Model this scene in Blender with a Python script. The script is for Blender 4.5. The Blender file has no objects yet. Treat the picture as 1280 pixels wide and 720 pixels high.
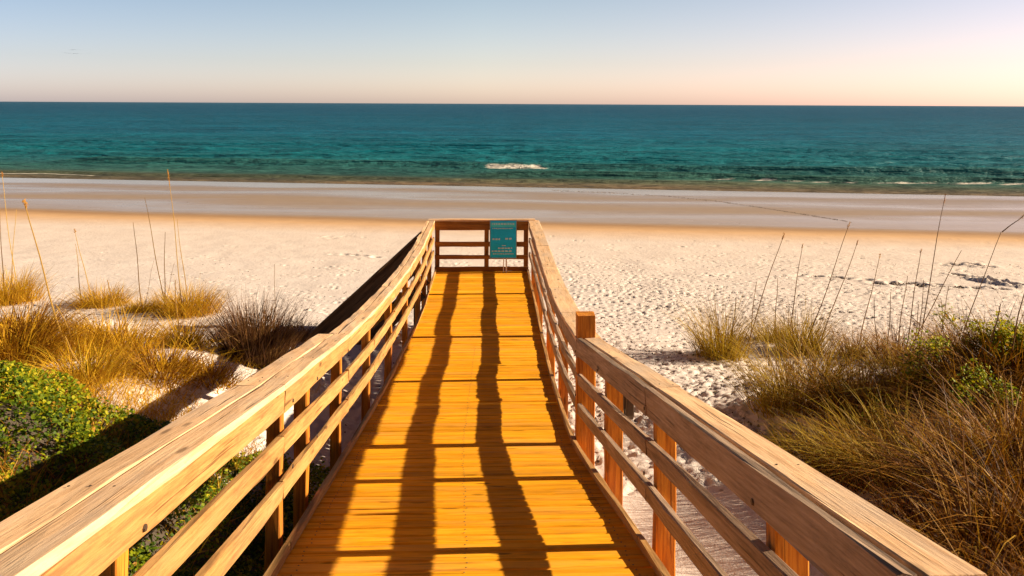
import bpy, math, random
import numpy as np
from mathutils import Vector, Matrix
R = math.radians
rng = np.random.default_rng(7); random.seed(7)
scene = bpy.context.scene
C = scene.collection

# ---------------- camera ----------------
EYE = Vector((0, 0, 6.0))
YAW, ROLL, F = R(2.12), R(0.27), 1000.0
fwd = Vector((math.sin(YAW), math.cos(YAW), 0)); rt = Vector((math.cos(YAW), -math.sin(YAW), 0)); up = Vector((0, 0, 1))
rt2 = rt*math.cos(ROLL) + up*math.sin(ROLL); up2 = up*math.cos(ROLL) - rt*math.sin(ROLL)
cd = bpy.data.cameras.new('camera'); cam = bpy.data.objects.new('camera', cd); C.objects.link(cam)
cam.matrix_world = Matrix(((rt2.x, up2.x, -fwd.x, EYE.x), (rt2.y, up2.y, -fwd.y, EYE.y), (rt2.z, up2.z, -fwd.z, EYE.z), (0, 0, 0, 1)))
cd.sensor_width = 36; cd.lens = 36*F/1280; cd.shift_y = -(360-129.7)/1280; cd.clip_start = 0.05; cd.clip_end = 60000
scene.camera = cam

# ---------------- light ----------------
SUN_EL, SUN_AZ = R(22.6), R(88.5)          # azimuth clockwise from +Y
w = bpy.data.worlds.new('World'); scene.world = w; w.use_nodes = True
nt = w.node_tree; N = nt.nodes; L = nt.links
bg = N['Background']; bg.inputs['Strength'].default_value = 0.078
sky = N.new('ShaderNodeTexSky'); sky.sky_type = 'NISHITA'; sky.sun_disc = False
sky.sun_elevation = SUN_EL; sky.sun_rotation = SUN_AZ; sky.dust_density = .8; sky.ozone_density = 1.2; sky.air_density = .8
tc = N.new('ShaderNodeTexCoord'); sp = N.new('ShaderNodeSeparateXYZ'); L.new(tc.outputs['Generated'], sp.inputs[0])
cr = N.new('ShaderNodeValToRGB'); L.new(sp.outputs['Z'], cr.inputs[0])
e = cr.color_ramp.elements
e[0].position = 0.0; e[0].color = (1.52, 1.20, 1.22, 1)
e[1].position = 0.55; e[1].color = (0.13, 0.115, 0.14, 1)
x = cr.color_ramp.elements.new(0.05); x.color = (1.30, 1.06, .99, 1)
x = cr.color_ramp.elements.new(0.13); x.color = (1.17, 1.03, .92, 1)
x = cr.color_ramp.elements.new(0.25); x.color = (0.34, 0.29, .33, 1)
mu = N.new('ShaderNodeMix'); mu.data_type = 'RGBA'; mu.blend_type = 'MULTIPLY'; mu.inputs[0].default_value = 1
cx_r = N.new('ShaderNodeValToRGB'); mr = N.new('ShaderNodeMapRange'); mr.inputs[1].default_value = -1; mr.inputs[2].default_value = 1
L.new(sp.outputs['X'], mr.inputs[0]); L.new(mr.outputs[0], cx_r.inputs[0]); q_ = cx_r.color_ramp.elements
q_[0].position = .2; q_[0].color = (.68, .73, .86, 1); q_[1].position = .8; q_[1].color = (.95, .81, .86, 1)
x = q_.new(.5); x.color = (.96, .95, .96, 1)
mv = N.new('ShaderNodeMix'); mv.data_type = 'RGBA'; mv.blend_type = 'MULTIPLY'; mv.inputs[0].default_value = 1
L.new(sky.outputs[0], mv.inputs[6]); L.new(cx_r.outputs[0], mv.inputs[7])
L.new(mv.outputs[2], mu.inputs[6]); L.new(cr.outputs[0], mu.inputs[7]); L.new(mu.outputs[2], bg.inputs['Color'])
sl = bpy.data.lights.new('sun', 'SUN'); sl.energy = 5.0; sl.angle = R(0.55); sl.color = (1.0, 0.80, 0.56)
so = bpy.data.objects.new('sun', sl); C.objects.link(so)
sd = Vector((math.sin(SUN_AZ)*math.cos(SUN_EL), math.cos(SUN_AZ)*math.cos(SUN_EL), math.sin(SUN_EL)))
so.rotation_euler = sd.to_track_quat('Z', 'Y').to_euler(); so.location = (30, 0, 30)
vs = scene.view_settings; scene.display_settings.display_device = 'sRGB'
vs.view_transform = 'Standard'; vs.look = 'None'; vs.gamma = 1; vs.exposure = 1.12

# ---------------- helpers ----------------
def tag(o, label=None, cat=None, group=None, kind=None):
    if label: o['label'] = label
    if cat: o['category'] = cat
    if group: o['group'] = group
    if kind: o['kind'] = kind
    return o
def empty(name, loc=(0, 0, 0)):
    o = bpy.data.objects.new(name, None); o.location = loc; C.objects.link(o); o.empty_display_size = .2
    return o
def link(name, verts, faces, mat, parent=None, attrs=None, smooth=False):
    me = bpy.data.meshes.new(name)
    me.from_pydata([tuple(v) for v in verts], [], faces)
    for k, (ty, arr) in (attrs or {}).items():
        a = me.attributes.new(k, ty, 'POINT')
        a.data.foreach_set('vector' if ty == 'FLOAT_VECTOR' else 'value', np.asarray(arr, dtype=np.float32).ravel())
    me.update()
    if mat: me.materials.append(mat)
    if smooth: me.polygons.foreach_set('use_smooth', [True]*len(me.polygons))
    o = bpy.data.objects.new(name, me); C.objects.link(o)
    if parent:
        o.parent = parent
        o.location = -Vector(parent.location) if parent.type == 'EMPTY' else (0, 0, 0)
    return o
def link_grid(name, P, mat, attrs=None, smooth=True):      # P (rows, cols, 3)
    r, c = P.shape[:2]
    i = np.arange((r-1)*(c-1)); a = (i//(c-1))*c + i % (c-1)
    q = np.stack([a, a+1, a+c+1, a+c], 1).astype(np.int32)
    return link_np(name, P.reshape(-1, 3), q, mat, None, attrs, smooth)
def link_np(name, V, Q, mat, parent=None, attrs=None, smooth=False):
    k = Q.shape[1]; me = bpy.data.meshes.new(name)
    me.vertices.add(len(V)); me.vertices.foreach_set('co', np.asarray(V, dtype=np.float32).ravel())
    me.loops.add(Q.size); me.loops.foreach_set('vertex_index', Q.ravel().astype(np.int32))
    me.polygons.add(len(Q)); me.polygons.foreach_set('loop_start', np.arange(0, Q.size, k, dtype=np.int32))
    me.update(calc_edges=True)
    me.polygons.foreach_set('use_smooth', np.full(len(Q), smooth))
    for kk, (ty, arr) in (attrs or {}).items():
        at_ = me.attributes.new(kk, ty, 'POINT')
        at_.data.foreach_set('vector' if ty == 'FLOAT_VECTOR' else 'value', np.asarray(arr, dtype=np.float32).ravel())
    me.materials.append(mat)
    o = bpy.data.objects.new(name, me); C.objects.link(o)
    if parent:
        o.parent = parent
        o.location = -Vector(parent.location) if parent.type == 'EMPTY' else (0, 0, 0)
    return o
_lat = np.random.default_rng(3).random((8, 256, 256))
def vn(x, y, s=0):                                         # value noise, 0..1
    x = np.asarray(x, float); y = np.asarray(y, float)
    xi = np.floor(x).astype(int); yi = np.floor(y).astype(int); fx = x-xi; fy = y-yi
    fx = fx*fx*(3-2*fx); fy = fy*fy*(3-2*fy); T = _lat[s % 8]
    g = lambda a, b: T[a & 255, b & 255]
    return (g(xi, yi)*(1-fx)+g(xi+1, yi)*fx)*(1-fy) + (g(xi, yi+1)*(1-fx)+g(xi+1, yi+1)*fx)*fy
def fbm(x, y, o=4, s=0):
    t = 0; a = .5
    for i in range(o): t = t + a*vn(x*2**i+i*17.3, y*2**i+i*9.1, s+i); a *= .5
    return t/(1-.5**o)
def ss(x, a, b):
    t = np.clip((np.asarray(x, float)-a)/(b-a), 0, 1); return t*t*(3-2*t)

# walkway profile: height below the eye and centre line against distance
_d = np.linspace(-4, 22, 1041)
def _smooth(xs, ys, k=36):
    v = np.interp(_d, xs, ys); ker = np.hanning(k*2+1); ker /= ker.sum()
    return np.convolve(np.pad(v, k, mode='edge'), ker, 'valid')
_h = _smooth([-4, 0, 4.64, 7.53, 9.63, 10.8, 13.3, 14.5, 22], [.80, 1.64, 2.6, 3.21, 3.47, 3.57, 3.73, 3.77, 3.78])
_c = _smooth([-4, 0, 4.6, 7.5, 10.8, 14.5, 17.8, 22], [0, 0, -.08, -.17, -.12, -.03, 0, 0])
zd = lambda d: 6.0 - float(np.interp(d, _d, _h))
cxx = lambda d: float(np.interp(d, _d, _c))
HR = lambda d: float(np.interp(d, [0, 3, 7.5, 18], [.88, .90, 1.0, 1.15]))
HL = lambda d: float(np.interp(d, [0, 3, 7.3, 18], [.90, .92, 1.05, 1.15]))

# terrain
FOOT = None
def ground(X, Y, fine=True):
    X = np.asarray(X, float); Y = np.asarray(Y, float)
    s = Y + .17*X
    h = np.interp(s, [-20, 0, 4.6, 7.5, 10, 12, 16, 20, 37, 60, 90, 400], [2.0, 2.6, 3.3, 3.8, 4.15, 4.45, 4.9, 5.15, 5.52, 6.03, 7.5, 9])
    bl = ss(-X, 1.5, 3.8)*(1-ss(Y+.25*X, 10.5, 15.5))*(.95+.35*(fbm(X*.5, Y*.5, 3)-.5)*2)
    br = ss(X, 1.5, 7.0)*(1-ss(Y, 10.0, 14.5))*(.86+.35*(fbm(X*.5+40, Y*.5, 3, 1)-.5)*2)
    br = br*(1+.3*ss(X, 4, 8)); bl = bl + .22*ss(-X, 1.3, 2.6)*(1-ss(Y, 5.5, 8.5))
    dm = np.clip(bl+br, 0, 1.8)
    z = 6-h + dm
    z = z + (fbm(X*.9, Y*.9, 3, 2)-.5)*(.16-.11*ss(Y, 12, 18))*ss(38-s, 0, 12)
    return z
def gz(x, y): return float(ground(x, y))
def ray(px, py):
    u = (px-640)/F; v = (129.7-py)/F
    return (fwd + rt2*u + up2*v)
def at_ground(px, py):
    r = ray(px, py); t = 1.5
    while t < 90:
        p = EYE + r*t
        if p.z <= gz(p.x, p.y): return p
        t += .02
    return EYE + r*60
def at_depth(px, py, Y):
    r = ray(px, py); return EYE + r*(Y/r.y)

# ---------------- materials ----------------
def newmat(name):
    m = bpy.data.materials.new(name); m.use_nodes = True; t = m.node_tree
    return m, t.nodes, t.links, t.nodes['Principled BSDF']
def ramp(N, L, src, stops):
    r = N.new('ShaderNodeValToRGB'); el = r.color_ramp.elements
    el[0].position, el[0].color = stops[0][0], (*stops[0][1], 1)
    el[1].position, el[1].color = stops[-1][0], (*stops[-1][1], 1)
    for p, c in stops[1:-1]: q = el.new(p); q.color = (*c, 1)
    L.new(src, r.inputs[0]); return r.outputs[0]
def mixc(N, L, f, a, b, mode='MIX'):
    m = N.new('ShaderNodeMix'); m.data_type = 'RGBA'; m.blend_type = mode
    for s, i in ((f, 0), (a, 6), (b, 7)):
        if isinstance(s, (int, float)): m.inputs[i].default_value = s
        elif isinstance(s, tuple): m.inputs[i].default_value = (*s, 1)
        else: L.new(s, m.inputs[i])
    return m.outputs[2]
def math_(N, L, op, a, b=None, c=None):
    m = N.new('ShaderNodeMath'); m.operation = op
    for i, s in enumerate((a, b, c)):
        if s is None: continue
        if isinstance(s, (int, float)): m.inputs[i].default_value = s
        else: L.new(s, m.inputs[i])
    return m.outputs[0]
def noise(N, L, vec, scale, detail=4, rough=.55):
    n = N.new('ShaderNodeTexNoise'); n.inputs['Scale'].default_value = scale; n.inputs['Detail'].default_value = detail
    n.inputs['Roughness'].default_value = rough
    if vec is not None: L.new(vec, n.inputs['Vector'])
    return n.outputs[0]
def mapping(N, L, vec, sc):
    m = N.new('ShaderNodeMapping'); m.inputs['Scale'].default_value = sc; L.new(vec, m.inputs[0]); return m.outputs[0]
def attr(N, name):
    a = N.new('ShaderNodeAttribute'); a.attribute_name = name; return a

def wood(name, dark, mid, light, rough=.75, crack=.5, bump=.35, knots=True, stain=.4, vary=.25, spec=.2, grey=.12):
    m, N, L, P = newmat(name)
    g = attr(N, 'gc').outputs['Vector']; t = attr(N, 'tint').outputs['Fac']
    fine = noise(N, L, mapping(N, L, g, (3.5, 85, 85)), 1, 6, .65)
    broad = noise(N, L, mapping(N, L, g, (1.4, 15, 15)), 1, 5, .65)
    grain = math_(N, L, 'ADD', math_(N, L, 'MULTIPLY', fine, .5), math_(N, L, 'MULTIPLY', broad, .5))
    col = ramp(N, L, grain, [(.38, dark), (.5, mid), (.61, light)])
    # board to board variation
    v = math_(N, L, 'MULTIPLY_ADD', t, vary*2, 1-vary)
    vc = N.new('ShaderNodeCombineColor')
    L.new(v, vc.inputs[0]); L.new(v, vc.inputs[1]); L.new(v, vc.inputs[2])
    col = mixc(N, L, 1.0, col, vc.outputs[0], 'MULTIPLY')
    # weather stains
    st = noise(N, L, mapping(N, L, g, (2.4, 9, 9)), 1.3, 6, .75)
    sf = math_(N, L, 'MULTIPLY', ramp(N, L, st, [(.52, (0, 0, 0)), (.72, (1, 1, 1))]), stain)
    col = mixc(N, L, sf, col, tuple(c*.45 for c in dark))
    gy = ramp(N, L, noise(N, L, mapping(N, L, g, (.7, 3, 3)), 1, 6, .7), [(.48, (0, 0, 0)), (.66, (1, 1, 1))])
    lum = sum(mid)/3; col = mixc(N, L, math_(N, L, 'MULTIPLY', gy, grey), col, (lum*1.0, lum*.86, lum*.72))
    # cracks / checks
    cn = noise(N, L, mapping(N, L, g, (.8, 38, 38)), 1, 3, .5)
    ck = ramp(N, L, cn, [(.31, (1, 1, 1)), (.35, (0, 0, 0))])
    cf = math_(N, L, 'MULTIPLY', ck, crack)
    col = mixc(N, L, cf, col, tuple(c*.25 for c in dark))
    h = math_(N, L, 'SUBTRACT', grain, math_(N, L, 'MULTIPLY', ck, .6))
    if knots:
        vo = N.new('ShaderNodeTexVoronoi'); vo.inputs['Scale'].default_value = 1; L.new(mapping(N, L, g, (1.7, 7, 7)), vo.inputs['Vector'])
        kn = ramp(N, L, vo.outputs['Distance'], [(.07, (1, 1, 1)), (.13, (0, 0, 0))])
        col = mixc(N, L, math_(N, L, 'MULTIPLY', kn, .75), col, tuple(c*.3 for c in dark))
    L.new(col, P.inputs['Base Color']); P.inputs['Roughness'].default_value = rough
    P.inputs['Specular IOR Level'].default_value = spec
    b = N.new('ShaderNodeBump'); b.inputs['Strength'].default_value = bump; b.inputs['Distance'].default_value = .02
    L.new(h, b.inputs['Height']); L.new(b.outputs[0], P.inputs['Normal'])
    return m
M_deck = wood('deck_wood', (.56, .24, .010), (.84, .36, .010), (.92, .44, .022), rough=.85, crack=.55, stain=.32, vary=.20, bump=.3, spec=.06)
M_rail = wood('rail_wood', (.30, .14, .045), (.44, .235, .075), (.54, .31, .11), crack=.7, stain=.5, vary=.10)
M_cap = wood('handrail_wood', (.58, .34, .17), (.76, .49, .27), (.84, .58, .34), grey=.5, crack=.75, stain=.45, vary=.08)
M_end = wood('end_rail_shaded_wood', (.16, .06, .012), (.27, .11, .02), (.36, .16, .03), crack=.5)  # darker copy of the post wood, the end railing's shade put into its colour
M_dark = wood('shaded_stair_wood', (.05, .028, .015), (.10, .058, .03), (.16, .095, .05), crack=.4)  # stair wood with the shade of its sunless side put into the colour
M_rgrey = wood('grey_rail_wood', (.20, .13, .085), (.34, .235, .155), (.45, .32, .22), crack=.7, stain=.5, vary=.12)  # greyer, less orange version of the rail wood
M_post = wood('post_wood', (.26, .075, .008), (.52, .18, .016), (.66, .27, .03), crack=.6, stain=.5, vary=.2)

def leafmat(name, stops, trans=.35, rough=.6):
    m, N, L, P = newmat(name)
    t = attr(N, 'tint').outputs['Fac']
    col = ramp(N, L, t, stops)
    L.new(col, P.inputs['Base Color']); P.inputs['Roughness'].default_value = rough; P.inputs['Specular IOR Level'].default_value = .25
    tr = N.new('ShaderNodeBsdfTranslucent'); L.new(col, tr.inputs[0])
    mx = N.new('ShaderNodeMixShader'); mx.inputs[0].default_value = trans
    L.new(P.outputs[0], mx.inputs[1]); L.new(tr.outputs[0], mx.inputs[2])
    L.new(mx.outputs[0], N['Material Output'].inputs[0])
    return m
M_gold = leafmat('golden_grass', [(0, (.22, .085, .004)), (.4, (.54, .29, .012)), (.75, (.74, .46, .022)), (1, (.42, .30, .016))])
M_olive = leafmat('olive_grass', [(0, (.10, .045, .005)), (.4, (.40, .23, .012)), (.75, (.38, .27, .014)), (1, (.66, .46, .04))], trans=.28)
M_brown = leafmat('brown_grass', [(0, (.030, .010, .002)), (.4, (.17, .062, .004)), (.75, (.46, .21, .014)), (1, (.42, .25, .02))], trans=.22)
M_twig = leafmat('dark_brush', [(0, (.05, .02, .008)), (.6, (.12, .05, .015)), (1, (.28, .15, .04))], trans=.15)
M_green = leafmat('green_leaves', [(0, (.012, .035, .002)), (.4, (.08, .14, .004)), (.68, (.26, .31, .006)), (.88, (.58, .48, .012)), (1, (.40, .20, .02))])
M_stalk = leafmat('stalk_straw', [(0, (.34, .18, .03)), (1, (.52, .34, .08))], trans=.15)
M_stalkd = leafmat('stalk_brown', [(0, (.10, .05, .015)), (1, (.22, .12, .04))], trans=.1)
M_seed = leafmat('seed_head', [(0, (.30, .12, .02)), (1, (.52, .28, .06))], trans=.3)

# sand
M_sand, N, L, P = newmat('sand')
geo = N.new('ShaderNodeNewGeometry'); pos = geo.outputs['Position']
sx = N.new('ShaderNodeSeparateXYZ'); L.new(pos, sx.inputs[0])
s_ = math_(N, L, 'MULTIPLY_ADD', sx.outputs['X'], .17, sx.outputs['Y'])
sn = noise(N, L, mapping(N, L, pos, (.045, .16, .2)), 1, 5)
s2 = math_(N, L, 'MULTIPLY_ADD', math_(N, L, 'SUBTRACT', sn, .5), 12.0, s_)
sn1 = noise(N, L, mapping(N, L, pos, (.04, .1, .1)), 1, 2)
s1 = math_(N, L, 'MULTIPLY_ADD', math_(N, L, 'SUBTRACT', sn1, .5), 2.0, s_)
k = lambda v: (v-20)/50
dryf = math_(N, L, 'DIVIDE', math_(N, L, 'SUBTRACT', s1, 20), 50.0)
wetf = math_(N, L, 'DIVIDE', math_(N, L, 'SUBTRACT', s2, 20), 50.0)
basec = ramp(N, L, dryf, [(k(20), (.74, .67, .63)), (k(32.5), (.75, .65, .57)), (k(35.8), (.66, .43, .24)), (k(37.3), (.40, .24, .12)), (k(38.3), (.40, .29, .19)), (k(62), (.30, .23, .16))])
grn = noise(N, L, pos, 260, 2); big = noise(N, L, pos, 1.2, 4)
basec = mixc(N, L, 1.0, basec, ramp(N, L, big, [(.3, (.90, .88, .87)), (.7, (1, 1, 1))]), 'MULTIPLY')
# seaweed bits on dry sand, doubling as painted shade inside footprints
vo = N.new('ShaderNodeTexVoronoi'); vo.inputs['Scale'].default_value = 5; L.new(pos, vo.inputs['Vector'])
bits = ramp(N, L, vo.outputs['Distance'], [(.08, (1, 1, 1)), (.16, (0, 0, 0))])
bm_ = ramp(N, L, noise(N, L, pos, .5, 3), [(.5, (0, 0, 0)), (.65, (1, 1, 1))])
dune = attr(N, 'dune').outputs['Fac']
dfac = math_(N, L, 'MULTIPLY', math_(N, L, 'MULTIPLY', bits, bm_), math_(N, L, 'MULTIPLY_ADD', dune, .35, .45))
basec = mixc(N, L, dfac, basec, (.14, .09, .05))
litter = ramp(N, L, noise(N, L, pos, 16, 4, .7), [(.52, (0, 0, 0)), (.62, (1, 1, 1))])
basec = mixc(N, L, math_(N, L, 'MULTIPLY', math_(N, L, 'MULTIPLY', litter, attr(N, 'litter').outputs['Fac']), .8), basec, (.13, .065, .02))
basec = mixc(N, L, math_(N, L, 'MULTIPLY', attr(N, 'dark_ground').outputs['Fac'], .93), basec, (.045, .03, .015))  # ground darkened left of the walkway and low on the right dune
L.new(basec, P.inputs['Base Color'])
wet = ramp(N, L, dryf, [(k(36.5), (0, 0, 0)), (k(38.5), (1, 1, 1))])
film = ramp(N, L, wetf, [(k(39), (.30,)*3), (k(42), (.20,)*3), (k(45), (.5,)*3), (k(49), (.18,)*3), (k(52), (.42,)*3), (k(55), (.16,)*3), (k(62), (.12,)*3)])
rr = mixc(N, L, wet, (.95, .95, .95), film)
L.new(rr, P.inputs['Roughness'])
spc = mixc(N, L, wet, (.1, .1, .1), (.46, .46, .46)); L.new(spc, P.inputs['Specular IOR Level'])
b = N.new('ShaderNodeBump'); b.inputs['Distance'].default_value = .02
hh = math_(N, L, 'ADD', math_(N, L, 'MULTIPLY', noise(N, L, pos, 9, 5, .65), 1.0), math_(N, L, 'MULTIPLY', noise(N, L, pos, 60, 3), .25))
L.new(hh, b.inputs['Height'])
L.new(ramp(N, L, dryf, [(k(33), (.8,)*3), (k(38), (.04,)*3)]), b.inputs['Strength']); L.new(b.outputs[0], P.inputs['Normal'])

# water
M_water, N, L, P = newmat('sea_water')
geo = N.new('ShaderNodeNewGeometry'); pos = geo.outputs['Position']
sx = N.new('ShaderNodeSeparateXYZ'); L.new(pos, sx.inputs[0])
s_ = math_(N, L, 'MULTIPLY_ADD', sx.outputs['X'], .17, sx.outputs['Y'])
lf = math_(N, L, 'LOGARITHM', s_, 10.0)
f = math_(N, L, 'DIVIDE', math_(N, L, 'SUBTRACT', lf, 1.76), 1.4)
kk = lambda v: (math.log10(v)-1.76)/1.4
wc = ramp(N, L, f, [(kk(59), (.17, .13, .075)), (kk(62), (.10, .12, .07)), (kk(66), (.035, .13, .11)), (kk(85), (.006, .165, .205)), (kk(160), (.0, .125, .21)), (kk(600), (0, .09, .18))])
patch = noise(N, L, mapping(N, L, pos, (.01, .045, 1)), 1, 4)
wc = mixc(N, L, 1.0, wc, ramp(N, L, patch, [(.35, (.78, .82, .84)), (.65, (1.05, 1.05, 1.05))]), 'MULTIPLY')
streak = noise(N, L, mapping(N, L, pos, (.16, .8, 1)), 1, 5, .65)  # wave light and shade painted into the water colour as streaks
wc = mixc(N, L, 1.0, wc, ramp(N, L, streak, [(.36, (.75, .78, .80)), (.5, (1, 1, 1)), (.64, (1.3, 1.2, 1.2))]), 'MULTIPLY')
streak2 = noise(N, L, mapping(N, L, pos, (.022, .13, 1)), 1, 6, .7)  # longer streaks, painted shading of the farther swell
wc = mixc(N, L, 1.0, wc, ramp(N, L, streak2, [(.38, (.75, .80, .82)), (.5, (1, 1, 1)), (.62, (1.4, 1.22, 1.18))]), 'MULTIPLY')
foamn = noise(N, L, mapping(N, L, pos, (.35, 1.6, 1)), 1, 5, .7)
fm = attr(N, 'foam').outputs['Fac']
ff = ramp(N, L, math_(N, L, 'ADD', math_(N, L, 'MULTIPLY', foamn, .6), math_(N, L, 'MULTIPLY', fm, .6)), [(.72, (0, 0, 0)), (.80, (1, 1, 1))])
wc = mixc(N, L, ff, wc, (.72, .68, .60))
n1 = noise(N, L, mapping(N, L, pos, (.45, 1.5, 1)), 1, 5, .6)
n2 = noise(N, L, mapping(N, L, pos, (.05, .22, 1)), 1, 4, .6)
hh = math_(N, L, 'ADD', math_(N, L, 'MULTIPLY', n1, .45), math_(N, L, 'MULTIPLY', n2, 1.6))
b = N.new('ShaderNodeBump'); b.inputs['Strength'].default_value = 1.0; b.inputs['Distance'].default_value = 1.6
L.new(hh, b.inputs['Height'])
df = N.new('ShaderNodeBsdfDiffuse'); L.new(wc, df.inputs[0]); L.new(b.outputs[0], df.inputs['Normal'])
gl = N.new('ShaderNodeBsdfGlossy'); gl.inputs['Roughness'].default_value = .4; L.new(b.outputs[0], gl.inputs['Normal'])
fr_ = N.new('ShaderNodeFresnel'); fr_.inputs[0].default_value = 1.33; L.new(b.outputs[0], fr_.inputs['Normal'])
mxs = N.new('ShaderNodeMixShader'); L.new(math_(N, L, 'MULTIPLY', fr_.outputs[0], .42), mxs.inputs[0])
L.new(df.outputs[0], mxs.inputs[1]); L.new(gl.outputs[0], mxs.inputs[2]); L.new(mxs.outputs[0], N['Material Output'].inputs[0])

# ---------------- ground sheet ----------------
rows = np.concatenate([np.arange(-30, 2, .5), np.arange(2, 6, .1), np.arange(6, 30, .05), np.arange(30, 42, .15), np.arange(42, 100, .6)])
t = np.linspace(-1, 1, 961); t = .42*t + .58*t**3
Wd = 34 + .75*np.maximum(rows, 0)
X = t[None, :]*Wd[:, None]; Y = np.repeat(rows[:, None], len(t), 1)
Z = ground(X, Y)
def pit(px_, py_, r, depth, ang=0, el=1.6):
    i0 = np.searchsorted(rows, py_-r*3); i1 = np.searchsorted(rows, py_+r*3)
    if i1-i0 < 2: return
    im = (i0+i1)//2; xs = X[im]; j0 = np.searchsorted(xs, px_-r*3); j1 = np.searchsorted(xs, px_+r*3)
    if j1-j0 < 2: return
    dx = X[i0:i1, j0:j1]-px_; dy = Y[i0:i1, j0:j1]-py_
    a = dx*math.cos(ang)+dy*math.sin(ang); c_ = (-dx*math.sin(ang)+dy*math.cos(ang))*el
    q = (a*a+c_*c_)/(r*r)
    Z[i0:i1, j0:j1] += depth*(-np.exp(-q*1.3) + .3*np.exp(-(np.sqrt(q)-1.5)**2*4))
cnt = 0
while cnt < 15000:
    y = rng.uniform(8, 33); x = rng.uniform(-.7*y-1, .7*y+1)
    dens = np.interp(y, [8, 11, 14, 21, 25, 29, 33], [.5, .8, 1, .95, .4, .10, .0])
    if x < -1.5: dens *= np.interp(y, [8, 16, 20, 33], [.5, .5, .35, .25])
    dens *= .35+1.1*vn(x*.35, y*.35, 5)
    if rng.random() > dens: continue
    pit(x, y, rng.uniform(.04, .085), rng.uniform(.025, .065), rng.uniform(0, 3.14), rng.uniform(1.2, 2)); cnt += 1
for (x0, y0, x1, y1, n, dp) in ((1095, 355, 1150, 356, 22, .05), (1150, 357, 1255, 362, 26, .05), (1185, 331, 1235, 333, 22, .06), (1190, 342, 1225, 350, 12, .05), (1222, 349, 1285, 360, 40, .06), (1000, 345, 1090, 350, 16, .045), (420, 318, 470, 322, 9, .04), (400, 297, 440, 296, 8, .03)):
    a = at_ground(x0, y0); c_ = at_ground(x1, y1)
    for i in range(n):
        f_ = i/(n-1); pit(a.x+(c_.x-a.x)*f_+rng.normal(0, .05), a.y+(c_.y-a.y)*f_+rng.normal(0, .12), rng.uniform(.13, .2), dp, rng.uniform(-.3, .3), 1.1)
duneA = np.clip(ss(np.abs(X), 1.3, 3)*(1-ss(Y, 13, 17)), 0, 1)
darkA = ss(-X, .9, 1.5)*(1-ss(Y+.3*np.abs(X+3), 6.6, 8.2))*(1-ss(-X, 8, 10))
litA = (ss(X, 2.0, 3.6)*(1-ss(Y, 9.5, 12.5)) + ss(-X, 2.0, 3.2)*(1-ss(Y, 12, 14)))*ss(fbm(X*.8, Y*.8, 3, 4), .36, .55)
darkA = np.maximum(darkA, .8*ss(X, 3.0, 4.2)*(1-ss(Y, 7.0, 9.0)))
g = link_grid('ground', np.stack([X, Y, Z], 2), M_sand, {'dune': ('FLOAT', duneA), 'litter': ('FLOAT', litA), 'dark_ground': ('FLOAT', darkA)})
tag(g, kind='structure')

# ---------------- sea ----------------
rw = np.concatenate([np.arange(50, 110, .22), 110*1.018**np.arange(0, 310)])
tt = np.linspace(-1, 1, 321)
SW = 60 + 1.0*rw
X = tt[None]*SW[:, None]; Y = np.repeat(rw[:, None], len(tt), 1) - .17*np.clip(X, -80, 80)
S = Y + .17*X
Z = np.zeros_like(S)
wob = (fbm(X*.03, S*.02, 3, 2)-.5)*5 + (fbm(X*.14, S*.05, 3, 3)-.5)*2.6
def ridge(s0, wf, wb, A, xa=-999, xb=999, soft=8):
    m = ss(X, xa, xa+soft)*(1-ss(X, xb-soft, xb)); q = S+wob*.6-s0
    return A*m*np.where(q < 0, np.exp(-(q/wf)**2), np.exp(-(q/wb)**2))
Z += 1.35*(ridge(73, .6, 3.0, .50, -45, 80) + ridge(66, .5, 2.0, .36, -4, 60) + ridge(84, 1.0, 3.0, .32) + ridge(95, 1.3, 3.5, .32) + ridge(108, 1.6, 4, .32) + ridge(128, 2, 5, .3) + ridge(62.3, .4, 1.6, .10, -80, 25) + ridge(70, .7, 2.0, .12))
fade = ss(S, 62, 80)*(1-ss(S, 300, 700))
Z += fade*((fbm(X*.05, S*.35, 3, 6)-.5)*.40 + (fbm(X*.35, S*.9, 2, 1)-.5)*.26*(1-ss(S, 120, 260)))
Z += .02 - .0*S
fo = np.exp(-((S+wob*.6-72.5)/.6)**2)*ss(X, -1.2, .6)*(1-ss(X, 4.5, 10))*.84
fo += np.exp(-((S+wob*.6-61.2)/.5)**2)*(.42+.5*(1-ss(X, -34, -27))) + np.exp(-((S+wob*.6-65.2)/.6)**2)*.78*ss(X, 8, 22) + np.exp(-((S+wob*.6-70.6)/1.2)**2)*.40*ss(X, -1, 2)*(1-ss(X, 9, 14))
sea = link_grid('sea', np.stack([X, Y, Z], 2), M_water, {'foam': ('FLOAT', fo)})
tag(sea, kind='structure')
# breaking crest foam
M_foam, N, L, P = newmat('foam'); P.inputs['Base Color'].default_value = (.62, .58, .52, 1); P.inputs['Roughness'].default_value = .7
n_ = noise(N, L, None, 6, 4); b = N.new('ShaderNodeBump'); b.inputs['Distance'].default_value = .1; L.new(n_, b.inputs['Height']); L.new(b.outputs[0], P.inputs['Normal'])
V = []; Q = []
ns, nc = 160, 10
for i in range(ns+1):
    f_ = i/ns; x = -.1 + 9.2*f_; wv = ((float(fbm(np.array(x*.03), np.array(73*.02), 3, 2))-.5)*5 + (float(fbm(np.array(x*.14), np.array(73*.05), 3, 3))-.5)*2.6)*.6
    env = min(1, f_*5)**.7*(1-f_)**.6*(.55+.7*float(vn(i*.09, 8.1)))*.95
    for j in range(nc+1):
        a = math.pi*j/nc; r = (.10+.22*random.random()*(.5+float(vn(i*.15, 3.3))))*env+.01
        V.append((x+random.uniform(-.03, .03), 72.7-wv-.17*x - math.cos(a)*r*2.0, .20*env + math.sin(a)*r*1.35-.05))
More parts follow.
